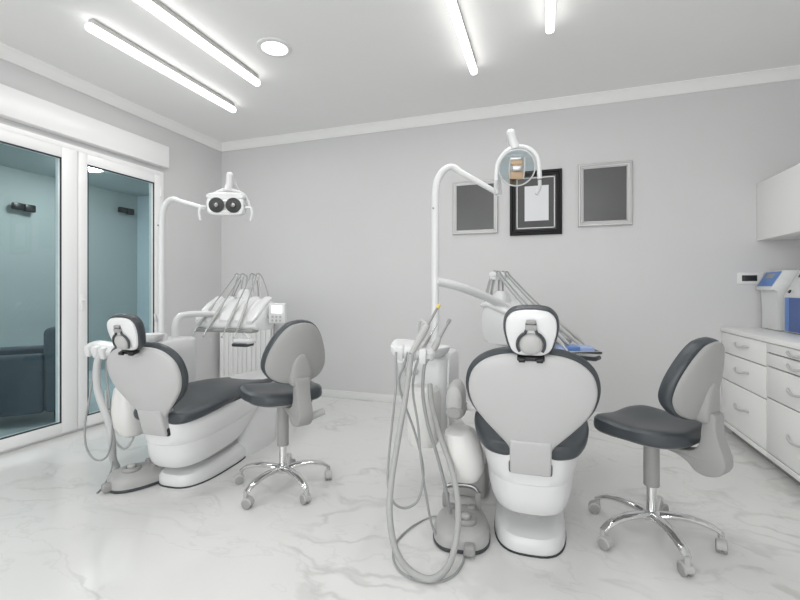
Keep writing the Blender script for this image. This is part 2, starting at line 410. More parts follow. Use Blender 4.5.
# ------------------------------------------------------------------ wall pictures
def picture(name, label, px0, py0, px1, py1, fw, tilt, frame_m, black=False):
    u = (px0+px1)/2; 
    def wp(px, py):
        Z = YB/((math.cos(YAW)+(px-400)/FPX*math.sin(YAW))); return at(px, py, Z)
    a = wp(px0, (py0+py1)/2); c = wp(px1, (py0+py1)/2); cx = (a.x+c.x)/2; w = c.x-a.x
    top, bot = wp(u, py0), wp(u, py1); h = top.z-bot.z; cz = (top.z+bot.z)/2
    t = thing(name, label, 'picture', (0, 0, 0), (cx, YB, cz), group=None)
    t.rotation_euler = (0, math.radians(tilt), 0)
    yb = -.002; yf = -.026; b = B(); W, H = w/2, h/2
    # mitred moulding: profile swept round the rectangle
    prof = [(0, yb), (0, yf+.006), (.006, yf), (fw*.45, yf), (fw*.6, yf+.006), (fw*.9, yf+.008), (fw, yf+.014), (fw, yb)]
    corners = [(-1, -1), (1, -1), (1, 1), (-1, 1)]
    rings = [[V((sx*(W-d), y, sz*(H-d))) for d, y in prof] for sx, sz in corners]
    rr = [[b.verts.new(p) for p in r] for r in rings]
    for i in range(4):
        r0, r1 = rr[i], rr[(i+1) % 4]
        for k in range(len(prof)):
            j = (k+1) % len(prof); b.faces.new((r0[k], r0[j], r1[j], r1[k]))
    part('frame', b, frame_m, t, ang=20)
    if not black:
        part('print', box(B(), (-W+fw*.8, -.010, -H+fw*.8), (W-fw*.8, -.006, H-fw*.8)), M_print, t)
        bb = .007
        b = B()
        for lo, hi in (((-W+fw, -H+fw), (-W+fw+bb, H-fw)), ((W-fw-bb, -H+fw), (W-fw, H-fw)), ((-W+fw, -H+fw), (W-fw, -H+fw+bb)), ((-W+fw, H-fw-bb), (W-fw, H-fw))):
            box(b, (lo[0], -.016, lo[1]), (hi[0], -.009, hi[1]))
        part('inner_bead', b, M_silver, t)
    else:
        part('mount', box(B(), (-W+fw*.8, -.010, -H+fw*.8), (W-fw*.8, -.006, H-fw*.8)), M_mat2, t)
        b = B(); i0 = fw+.012; bb = .008
        for lo, hi in (((-W+i0, -H+i0), (-W+i0+bb, H-i0)), ((W-i0-bb, -H+i0), (W-i0, H-i0)), ((-W+i0, -H+i0), (W-i0, -H+i0+bb)), ((-W+i0, H-i0-bb), (W-i0, H-i0))):
            box(b, (lo[0], -.014, lo[1]), (hi[0], -.009, hi[1]))
        part('silver_line', b, M_silver, t)
        part('certificate', box(B(), (-W*.42, -.013, -H*.56), (W*.50, -.010, H*.53)), M_paper, t, label='white sheet of paper')
picture('framed_picture', 'silver framed grey picture, leftmost of three, behind the lamp arm', 453, 181, 498, 234, .030, 0, M_silver)
picture('framed_certificate', 'black framed certificate with a white sheet, middle of the three pictures', 510, 171, 562, 235, .048, 0, M_bframe, True)
picture('framed_picture', 'silver framed grey picture, rightmost of three on the back wall', 578, 163, 632, 226, .036, 0, M_silver)

# ------------------------------------------------------------------ wall socket
t = thing('wall_socket', 'white wall plate with a black switch insert beside the blue-topped device', 'socket', (1.53, YB, 1.235))
part('plate', box(B(), (1.445, YB-.010, 1.19), (1.615, YB, 1.28), .004), M_trim, t)
b = B(); box(b, (1.475, YB-.013, 1.212), (1.575, YB-.009, 1.258), .002); part('insert', b, M_black, t, label='black insert')

# ------------------------------------------------------------------ right-hand cabinets
CX, CZ = 1.345, .845
def drawer_unit(y0, y1, zs, label, place_handle):
    t = thing('drawer_cabinet', label, 'cabinet', ((CX+XR)/2, (y0+y1)/2, 0), group='drawer cabinets along the right wall')
    b = B(); box(b, (CX+.022, y0+.001, .07), (XR-.003, y1-.001, .80)); part('body', b, M_cab, t); part('skirt', box(B(), (CX+.002, y0+.001, .072), (CX+.023, y1-.001, .106), .001), M_cab, t)
    part('plinth', box(B(), (CX+.07, y0+.001, 0), (CX+.09, y1-.001, .07)), M_gap, t)
    part('front_recess', box(B(), (CX+.018, y0+.001, .105), (CX+.023, y1-.001, .80)), M_gap, t)
    for z0, z1 in zs:
        d = part('drawer_front', box(B(), (CX, y0+.003, z0+.004), (CX+.0175, y1-.003, z1-.004), .002), M_cab, t)
        zc, yc = (z0+z1)/2+place_handle, (y0+y1)/2
        b = B()
        # shallow wave-shaped metal bar handle
        pts = [(CX-.002, yc-.11, zc+.006), (CX-.016, yc-.08, zc+.004), (CX-.022, yc-.03, zc-.006), (CX-.022, yc+.03, zc-.010), (CX-.016, yc+.08, zc+.002), (CX-.002, yc+.11, zc+.006)]
        tube(b, pts, .0075, 8, 5, sq=1.0); box(b, (CX-.006, yc-.12, zc), (CX, yc-.10, zc+.012), .002); box(b, (CX-.006, yc+.10, zc), (CX, yc+.12, zc+.012), .002)
        part('drawer_handle', b, M_handle, d)
drawer_unit(3.36, YB-.001, [(.11, .44), (.44, .65), (.65, .81)], 'white three-drawer cabinet at the back wall end of the right counter', .01)
drawer_unit(2.62, 3.358, [(.11, .46), (.46, .66), (.66, .745), (.745, .81)], 'white four-drawer cabinet at the right edge, nearest the camera', .0)
tag(part('worktop', box(B(), (CX-.012, 2.60, .812), (XR-.002, YB-.002, .845), .003), M_cab, org=(1.65, 3.3, .812)), 'white worktop on the drawer cabinets holding the two devices', 'worktop')
t = thing('wall_cabinet', 'plain white cupboard hung high on the right wall', 'cabinet', (1.76, 3.6, 1.53))
part('body', box(B(), (1.595, 3.10, 1.53), (XR-.002, YB-.002, 1.97), .002), M_cab, t)
part('door', box(B(), (1.575, 3.10, 1.527), (1.594, YB-.003, 1.973), .002), M_cab, t)

# countertop devices
ZT = .845
def xz_prism(prof, y0, y1):
    b = B(); loft(b, [[V((x, y, ZT+.005+z)) for x, z in prof] for y in (y0, y1)])
    bmesh.ops.bevel(b, geom=list(b.edges), offset=.005, segments=2, affect='EDGES', profile=.5, clamp_overlap=True); return b
def slant(x0, z0, x1, z1, yc):
    e = V((x1-x0, 0, z1-z0)).normalized(); n = V((-e.z, 0, e.x)); return basis(V(((x0+x1)/2, yc, ZT+.005+(z0+z1)/2)), (0, -1, 0), e, n)
t = thing('sealing_machine', 'white upright device with slanted light blue top, standing next to the wall socket', 'device', (1.72, 3.92, ZT))
part('case', xz_prism([(1.592, 0), (1.592, .285), (1.555, .295), (1.555, .312), (1.625, .435), (1.88, .435), (1.88, 0)], 3.80, 4.05), M_white, t)
Mp = slant(1.555, .312, 1.625, .435, 3.925)
part('slanted_panel', box(B(), (-.112, -.062, 0), (.112, .062, .005), .002, 2, Mp), M_blue, t, label='light blue slanted panel')
part('display', box(B(), (-.06, .005, .005), (.05, .042, .0065), .001, 1, Mp), M_steel, t)
part('foot', box(B(), (1.61, 3.82, ZT), (1.86, 4.03, ZT+.006)), M_black, t)
t = thing('autoclave', 'white device with deep blue front on the worktop, cut by the right edge', 'device', (1.75, 3.48, ZT))
part('case', xz_prism([(1.60, 0), (1.60, .25), (1.685, .43), (1.90, .43), (1.90, 0)], 3.22, 3.745), M_white, t)
b = B(); box(b, (1.592, 3.24, ZT+.012), (1.600, 3.70, ZT+.245), .003); part('front_door', b, M_blued, t, label='deep blue door')
part('door_edge', box(B(), (1.590, 3.66, ZT+.012), (1.5995, 3.712, ZT+.245), .003), M_blue, t, label='light blue strip')
Mq = slant(1.60, .25, 1.685, .43, 3.48)
part('slot', box(B(), (-.215, .045, 0), (-.200, .085, .003), 0, 1, Mq), M_black, t)
part('button', cyl(B(), Mq @ V((-.215, -.065, 0)), Mq @ V((-.215, -.065, .008)), .012), M_black, t)
part('foot', box(B(), (1.62, 3.25, ZT), (1.88, 3.72, ZT+.006)), M_black, t)

# ------------------------------------------------------------------ dental chair
def dental_chair(label, X, dz, rot, head_tilt, hback=.025):
    org = V((0, 1.9, 0))
    t = thing('dental_chair', label, 'dental chair', org, (X, 0, 0), rot, group='dental chairs')
    # floor plate with front pedestal
    def ring(hw, y0, y1, z0, z1=None, n=3.0, seg=44):
        z1 = z0 if z1 is None else z1
        yc, hl = (y0+y1)/2, (y1-y0)/2
        return [V((a, yc+c, z0+(z1-z0)*((c+hl)/(2*hl)))) for a, c in superell(hw, hl, n, seg)]
    b = B(); loft(b, [ring(.160, 1.93, 2.54, .0), ring(.164, 1.925, 2.545, .012), ring(.162, 1.927, 2.54, .05, .06), ring(.150, 1.94, 2.53, .068, .085), ring(.12, 1.99, 2.50, .082, .11)])
    part('base_plate', b, M_white, t)
    part('floor_gasket', loft_bm([ring(.166, 1.922, 2.55, 0), ring(.166, 1.922, 2.55, .007)]), M_rubber, t)
    b = B(); loft(b, [ring(.168, 2.40, 2.82, 0, n=5), ring(.170, 2.40, 2.83, .02, n=5), ring(.160, 2.42, 2.86, .20, n=5), ring(.150, 2.46, 2.95, .42+dz, n=5)])
    part('front_pedestal', b, M_white, t)
    b = B(); loft(b, [ring(.10, 2.08, 2.60, .08), ring(.10, 2.08, 2.60, .27+dz)]); part('lift_column', b, M_lgrey, t)
    zb = .126+dz*1.15
    b = B(); loft(b, [ring(.145, 1.93, 2.42, zb+.004, zb+.05), ring(.168, 1.895, 2.48, zb+.006, zb+.055), ring(.180, 1.875, 2.54, zb+.03, zb+.10), ring(.192, 1.862, 2.60, zb+.075, zb+.15), ring(.200, 1.852, 2.66, zb+.145, zb+.21)])
    part('lower_cover', b, M_white, t)
    b = B(); loft(b, [ring(.198, 1.856, 2.65, zb+.142, zb+.205), ring(.205, 1.848, 2.68, zb+.15, zb+.215), ring(.215, 1.842, 2.76, zb+.185, zb+.235), ring(.232, 1.83, 2.86, zb+.25, zb+.275), ring(.236, 1.83, 2.88, zb+.29, zb+.31), ring(.225, 1.84, 2.87, zb+.31, zb+.335)])
    part('body_shell', b, M_white, t)
    # seat and leg-rest cushion
    st = [(1.835, .13, .520, .05), (1.842, .165, .530, .08), (1.87, .195, .536, .092), (1.95, .228, .548, .095), (2.06, .252, .566, .094), (2.18, .255, .580, .092), (2.32, .235, .585, .088), (2.48, .20, .578, .082), (2.65, .178, .558, .078), (2.85, .17, .548, .075), (3.05, .165, .535, .073), (3.13, .15, .528, .06), (3.16, .11, .522, .035)]
    rings = []
    pp = catmull([V((a[0], a[1], a[2])) for a in st], 3); th = catmull([V((a[3], 0, 0)) for a in st], 3)
    for p, q in zip(pp, th):
        y, hw, zt = p; tk = q.x
        r = []
        for i in range(36):
            a = 2*PI*i/36; c, s = math.cos(a), math.sin(a)
            x = hw*math.copysign(abs(c)**.5, c); z = tk/2*math.copysign(abs(s)**.75, s)
            dip = .022*(1-(x/hw)**2) if s > 0 else 0
            r.append(V((x, y, zt+dz-.055+.0-tk/2+z-dip+.004)))
        rings.append(r)
    b = B(); loft(b, rings); part('seat_cushion', b, M_leather, t)
    b = B(); loft(b, [[V((x*.9, y, z)) for x, y, z in [(-.15*s, yy, zt2-.12*1), (-.17*s, yy, zt2-.03), (.17*s, yy, zt2-.03), (.15*s, yy, zt2-.12)]] for yy, s, zt2 in ((2.60, 1, .525+dz), (2.9, .95, .515+dz), (3.10, .85, .50+dz))])
    part('leg_rest_shell', b, M_white, t)
    # backrest plane
    TH = math.atan(.28); o = V((0, 1.868, .304+dz))
    sv = V((0, -math.sin(TH), math.cos(TH))); nv = V((0, -math.cos(TH), -math.sin(TH)))
    Mb = basis(o, (-1, 0, 0), sv, nv)
    k = 1.04
    half = [(0, .150), (.07, .155), (.108, .185), (.180, .242), (.231, .302), (.253, .365), (.254, .420), (.238, .472), (.203, .513), (.152, .541), (.09, .555), (0, .557)]
    poly = outline([(w, h*k) for w, h in half], 4)
    b = B(); slab(b, poly, [(.03, -.044), (.012, -.041), (.002, -.032), (0, -.020), (.002, -.012), (.012, 0), (.03, .003)], Mb, dome0=[(.1, -.026), (.45, -.031), (.8, -.041)], bend=lambda x, y, h: (x, y, h-.35*x*x if False else h))
    part('backrest_cushion', b, M_leather, t)
    halfs = [(0, .12), (.07, .125), (.094, .162), (.168, .244), (.216, .308), (.237, .367), (.238, .420), (.222, .467), (.188, .503), (.142, .527), (.085, .539), (0, .541)]
    poly2 = outline([(w, h*k) for w, h in halfs], 4)
    b = B(); slab(b, poly2, [(.004, -.004), (0, 0), (.0, .012), (.004, .018), (.012, .023)], Mb, dome1=[(.85, .032), (.5, .042), (.15, .044)])
    part('backrest_shell', b, M_shell, t, label='pale grey moulded back shell')
    # bracket below the shell
    b = B(); box(b, (-.081, .042, -.055), (.081, .20, .040), .012, 3, Mb); part('hinge_cover', b, M_shell, t)
    b = B(); box(b, (-.086, .034, -.05), (.086, .085, .026), .010, 3, Mb); part('hinge_gap', b, M_black, t, label='dark slot under the hinge cover')
    # headrest
    hp = Mb @ V((0, .557*k-.008, hback))
    ta = head_tilt
    hs = V((0, -math.sin(ta), math.cos(ta))); hn = V((0, -math.cos(ta), -math.sin(ta)))
    Mh = basis(hp+hs*-.012, (-1, 0, 0), hs, hn)
    hpoly = outline([(0, 0), (.045, .002), (.078, .025), (.095, .075), (.101, .12), (.094, .16), (.068, .188), (.03, .197), (0, .198)], 5)
    b = B(); slab(b, hpoly, [(.02, -.050), (.008, -.046), (0, -.032), (0, -.018), (.004, -.004), (.012, 0)], Mh, dome0=[(.15, -.042), (.6, -.046)])
    part('headrest_cushion', b, M_leather, t)
    b = B(); slab(b, offset(hpoly, .010), [(.004, -.003), (0, .002), (.003, .010), (.01, .014)], Mh, dome1=[(.6, .020), (.15, .022)])
    hsx = part('headrest_shell', b, M_white, t)
    b = B(); ball(b, Mh @ V((0, .062, .022)), .043, (1, 1, .5), 24, Mh.to_3x3().to_4x4()); part('adjuster_cap', b, M_lgrey, hsx)
    arc = [Mh @ V((.049*math.cos(a), .062+.049*math.sin(a), .028)) for a in [math.radians(-35+i*10) for i in range(0, 11)]]
    arc2 = [Mh @ V((-.049*math.cos(a), .062+.049*math.sin(a), .028)) for a in [math.radians(-35+i*10) for i in range(0, 11)]]
    b = B(); tube(b, arc+[Mh @ V((.014, .125, .028)), Mh @ V((.014, .145, .024))], .0055, 8); tube(b, arc2+[Mh @ V((-.014, .125, .028)), Mh @ V((-.014, .145, .024))], .0055, 8)
    part('lever_arms', b, M_piping, hsx)
    b = B(); box(b, (-.020, .118, .016), (.020, .140, .036), .004, 2, Mh); box(b, (-.017, .142, .016), (.017, .156, .034), .004, 2, Mh); part('release_button', b, M_grey, hsx)
    b = B()
    for s in (-1, 1): cyl(b, Mh @ V((s*.032-.012, -.004, .018)), Mh @ V((s*.032+.012, -.004, .018)), .010, bev=.002)
    box(b, (-.05, -.012, -.02), (.05, .004, .012), .004, 2, Mh)
    part('headrest_hinge', b, M_black, t, label='black headrest hinge')
    # left armrest, swung back
    b = B(); loft(b, [[V((-.335+a*s, y, .575+dz+c*s)) for a, c in superell(.042, .082, 2.3, 28)] for y, s in ((1.955, .55), (1.965, .85), (1.99, 1), (2.08, 1), (2.12, .85), (2.13, .6))])
    ar = part('armrest', b, M_lgrey, t, label='light grey left armrest')
    b = B(); loft(b, [[V((-.332+a*s, y, .525+dz+c*s)) for a, c in superell(.046, .034, 2.2, 24)] for y, s in ((1.948, .6), (1.96, .9), (2.0, 1), (2.10, .95), (2.13, .6))])
    part('armrest_pad', b, M_grey, ar)
    b = B(); box(b, (-.30, 2.06, .51+dz), (-.22, 2.10, .535+dz), .01); part('armrest_bracket', b, M_white, t)
    return t
def loft_bm(rings):
    b = B(); loft(b, rings); return b
XA, XB_ = -2.06, -.060
dental_chair('left dental chair, white with dark grey cushions and tilted headrest, beside the glass doors', XA, -.001, math.radians(3), .30, .060)
dental_chair('right dental chair, white with dark grey cushions, seen squarely from behind', XB_, .056, math.radians(2.5), .25)

# ------------------------------------------------------------------ dental unit (side cabinet, bowl, assistant arm, lamp post)
def dental_unit(label, X, hz, hx, hup):
    t = thing('dental_unit', label, 'dental unit', (-.5, 2.4, 0), (X, 0, 0), 0, group='dental units beside the chairs')
    part('floor_box', box(B(), (-.43, 2.36, 0), (-.25, 2.60, .19), .02, 3), M_lgrey, t)
    b = B(); tube(b, [(-.36, 2.45, .20), (-.40, 2.43, .30), (-.50, 2.40, .40)], .075, 20, 6); part('support_arm', b, M_warm, t)
    # rounded housing reaching toward the chair
    b = B(); loft(b, [[V((-.30+hx+a*q+dx, 2.06-hup+c*q, z+hup*(z-.2)/.25)) for a, c in superell(.085, .11, 2.6, 30)] for z, q, dx in ((.24, .5, .0), (.25, .75, .0), (.29, 1, 0), (.36, 1.05, -.01), (.42, .95, -.02), (.465, .8, -.03), (.48, .55, -.03))])
    part('link_housing', b, M_warm, t)
    b = B(); tube(b, [(-.31, 2.08, .33), (-.35, 2.24, .30), (-.36, 2.42, .22)], .05, 18, 6); part('link_tube', b, M_warm, t)
    b = B()
    rings = []
    for z, i0 in ((.37, .03), (.385, .008), (.42, 0), (.70, 0), (.77, .004), (.785, .015), (.79, .03)):
        rings.append([V((-.55+a, 2.41+c-(.05 if False else 0)+(.03*(z-.4)), z)) for a, c in superell(.125-i0, .195-i0, 4.5, 40)])
    loft(b, rings); part('unit_cabinet', b, M_white, t)
    b = B(); rings = []
    for z, s in ((.33, .55), (.335, .8), (.36, .95), (.42, 1), (.58, 1), (.62, .93), (.64, .7)):
        rings.append([V((-.545+a, 2.19+c, z)) for a, c in superell(.085*s, .09*s, 2.8, 32)])
    loft(b, rings); part('bottle_housing', b, M_warm, t)
    # raised edge strip
    b = B(); tube(b, [(-.425, 2.235, .42), (-.425, 2.235, .70), (-.427, 2.26, .775)], .006, 8, 4); part('edge_strip', b, M_white, t)
    # spittoon bowl and water tap
    Ms = Matrix.Translation((-.50, 2.245, .785)) @ Matrix.Scale(.78, 4)
    b = B(); lathe(b, [(.035, 0), (.05, .008), (.088, .03), (.100, .055), (.102, .072), (.096, .074), (.088, .056), (.06, .028), (.015, .018), (0, .018)], Ms, 36); part('spittoon_bowl', b, M_white, t)
    b = B(); tube(b, [(-.63, 2.42, .785), (-.64, 2.42, .90), (-.62, 2.38, .965), (-.575, 2.34, .955), (-.56, 2.33, .92)], .007, 10, 6); part('water_tap', b, M_hosew, t)
    # assistant's arm and instrument holder
    b = B(); tube(b, [(-.60, 2.25, .70), (-.63, 2.12, .72), (-.62, 2.02, .80+hz)], .02, 14, 5); part('assistant_arm', b, M_white, t)
    Mh = basis((-.525, 1.93, .865+hz), (1, .12, -.12), (-.12, 1, .25), (.12, -.25, 1))
    b = B(); loft(b, [[Mh @ V((a, c, z)) for a, c in superell(.108-i, .062-i, 3.2, 36)] for z, i in ((-.032, .022), (-.026, .008), (-.01, 0), (.014, 0), (.026, .008), (.030, .02))])
    h = part('assistant_holder', b, M_white, t)
    b = B()
    for q in (-.055, .0, .052): box(b, (q-.018, -.074, -.034), (q+.018, -.03, .036), .008, 2, Mh)
    part('holder_cup', b, M_white, h)
    # lamp post
    px, py = -.525, 2.35
    b = B(); cyl(b, (px, 2.35, .74), (px, 2.35, .83), .040, .036, 24, .006); part('post_collar', b, M_white, t)
    return t
dental_unit('white dental unit with spittoon behind the left dental chair', XA, -.085, -.045, .075)
dental_unit('white dental unit with spittoon left of the right dental chair', XB_, .0, 0, 0)

# ------------------------------------------------------------------ operating lamps
def lamp_post(t, X, ztop, head_pt, bend):
    """post rising from the unit, bend, arm to the head joint (builder coordinates = world)"""
    x, y = X-.525, 2.35
    b = B()
    tube(b, [(x, y, .80), (x, y, 1.35), (x, y, ztop-.16)], .0215, 18)
    v = V(head_pt)-V((x, y, ztop)); q = lambda f, z: V((x+v.x*f, y+v.y*f, z))
    tube(b, catmull([(x, y, ztop-.165), q(.03, ztop-.085), q(.13, ztop-.022), q(.27, ztop-.004), q(.42, ztop-.004+(v.z+.004)*.22), q(.7, ztop+v.z*.6), head_pt], 8), [.0215, .0205, .020, .019, .0175, .016, .015, .014], 16)
    part('post', b, M_white, t)
    b = B(); cyl(b, (x-.005, y-.022, 1.60), (x-.005, y-.028, 1.60), .006); part('screw', b, M_grey, t)
# left: rectangular twin reflector head
XP = XA
t = thing('operating_lamp', 'left operating lamp with dark twin reflectors on a curved white post', 'lamp', (XA-.525, 2.35, .80), group=None)
hd = at(226, 206, 2.93)
jt = at(207, 209, 2.98)
lamp_post(t, XA, 1.79, jt, at(192, 203, 3.02))
fw = V((-hd.x*.55, -hd.y, -.12)).normalized()        # the lamp looks back over the chair and slightly down
rt = fw.cross(V((0, 0, 1))).normalized()*-1; up_ = rt.cross(fw)*-1
rt = V((math.cos(YAW), math.sin(YAW), 0)); rt = (rt - fw*rt.dot(fw)).normalized(); up_ = fw.cross(rt)
Ml = basis(hd, rt, up_, fw)
def rect_outline(w, h):
    return superell(w, h, 4.2, 48)
b = B(); slab(b, rect_outline(.122, .066), [(.05, -.115), (.022, -.10), (.004, -.06), (0, -.01), (0, .015), (.006, .022)], Ml)
hd_o = part('lamp_head', b, M_white, t)
b = B(); slab(b, rect_outline(.112, .054), [(0, .015), (.003, .024)], Ml, dome1=[(.6, .022)]); part('lamp_mask', b, M_steel, hd_o)
for s in (-1, 1):
    Mr = Ml @ Matrix.Translation((s*.055, .002, .024))
    b = B(); lathe(b, [(.050, 0), (.051, .004), (.045, .004), (.038, .0015), (0, .001)], Mr, 28); part('reflector', b, M_black, hd_o, label='dark round reflector')
    b = B(); lathe(b, [(.012, .003), (.014, .010), (.006, .016), (0, .017)], Mr, 16); part('bulb_cap', b, M_steel, hd_o)
b = B(); slab(b, [(x, y) for x, y in superell(.128, .03, 2.6, 40)], [(.01, -.075), (0, -.06), (0, .01), (.01, .026)], Ml @ Matrix.Translation((0, .062, 0))); part('hood', b, M_white, hd_o)
b = B(); tube(b, [Ml @ V(p) for p in ((-.132, -.01, -.03), (-.12, .055, -.04), (-.06, .105, -.045), (.02, .118, -.045), (.10, .09, -.042), (.14, .03, -.035), (.145, -.01, -.03))], .011, 12, 6); part('yoke', b, M_white, t)
b = B(); tube(b, [Ml @ V((.0, .115, -.045)), Ml @ V((.012, .16, -.045)), Ml @ V((.018, .215, -.04))], [.026, .022, .024], 18); ball(b, Ml @ V((.018, .215, -.04)), .024); part('joint_stem', b, M_white, t)
b = B(); tube(b, [Ml @ V((.045, .20, -.05)), Ml @ V((.06, .15, -.05)), Ml @ V((.085, .10, -.05))], .0035, 8, 5); part('cable', b, M_hosew, t)
b = B(); tube(b, [jt, Ml @ V((-.132, -.01, -.03))], .013, 12); part('arm_joint', b, M_white, t)
for s in (-1, 1):
    b = B(); cyl(b, Ml @ V((s*.128, -.008, 0)), Ml @ V((s*.165, -.008, .0)), .009, seg=14); tube(b, [Ml @ V((s*.165, -.008, 0)), Ml @ V((s*.172, -.045, .008)), Ml @ V((s*.165, -.10, .012))], .009, 12, 5); part('handle', b, M_white, t)
# right: round glass dish head
t = thing('operating_lamp', 'right operating lamp with round glass dish and amber centre, before the pictures', 'lamp', (XB_-.525, 2.35, .80))
hd = at(517, 168, 2.30); jt = at(499, 194, 2.42)
lamp_post(t, XB_, 1.84, jt, at(462, 175, 2.45))
fw = V((-hd.x*.3, -hd.y, -.55)).normalized(); rt = V((math.cos(YAW), math.sin(YAW), 0)); rt = (rt - fw*rt.dot(fw)).normalized(); up_ = fw.cross(rt)
Ml = basis(hd, rt, up_, fw) @ Matrix.Scale(.80, 4)
b = B(); lathe(b, [(.012, -.062), (.045, -.055), (.08, -.035), (.106, -.005), (.116, .02), (.112, .021), (.102, -.002), (.078, -.029), (.044, -.048), (.010, -.055)], Ml, 40)
ds = part('reflector_dish', b, M_dish, t, label='clear glass reflector dish')
b = B(); lathe(b, [(.112, .016), (.119, .016), (.121, .022), (.117, .027), (.112, .025)], Ml, 44, True); part('rim', b, M_hosew, ds)
b = B(); box(b, (-.046, -.072, -.045), (.046, -.015, -.015), .008, 2, Ml); box(b, (-.046, .016, -.045), (.036, .052, -.012), .008, 2, Ml); part('filter', b, M_amber, ds, label='amber filter')
b = B(); box(b, (-.030, -.022, -.045), (.034, .018, .012), .008, 2, Ml); box(b, (-.05, .048, -.048), (.03, .074, -.012), .008, 2, Ml); part('bulb_shield', b, M_steel, ds)
b = B()
for sgn in (-1, 1):
    tube(b, [Ml @ V((sgn*.045, -.07, -.02)), Ml @ V((sgn*.05, 0, .0)), Ml @ V((sgn*.045, .07, -.02))], .004, 8, 5)
part('filter_clip', b, M_hosew, ds)
b = B(); tube(b, [Ml @ V(p) for p in ((-.128, -.13, .015), (-.132, -.05, .0), (-.125, .04, -.02), (-.07, .115, -.03), (.02, .138, -.03), (.10, .10, -.02), (.135, .03, -.0), (.15, -.07, .012))], .012, 14, 6); part('yoke', b, M_white, t)
b = B(); tube(b, [Ml @ V((-.02, .13, -.03)), Ml @ V((-.04, .18, -.03)), Ml @ V((-.055, .225, -.03))], [.025, .021, .023], 18); ball(b, Ml @ V((-.055, .225, -.03)), .023); part('joint_stem', b, M_white, t)
b = B(); tube(b, [Ml @ V((-.075, .22, -.04)), Ml @ V((-.085, .16, -.045)), Ml @ V((-.07, .11, -.04))], .0035, 8, 5); part('cable', b, M_hosew, t)
b = B(); tube(b, [jt, Ml @ V((-.124, -.03, -.01))], .015, 14); part('arm_joint', b, M_white, t)
for s, dx in ((-1, -.128), (1, .15)):
    b = B(); tube(b, [Ml @ V((dx, -.08, .015)), Ml @ V((dx*1.02, -.13, .03)), Ml @ V((dx*.9, -.17, .045))], .0095, 12, 5); part('handle', b, M_hosew, t)

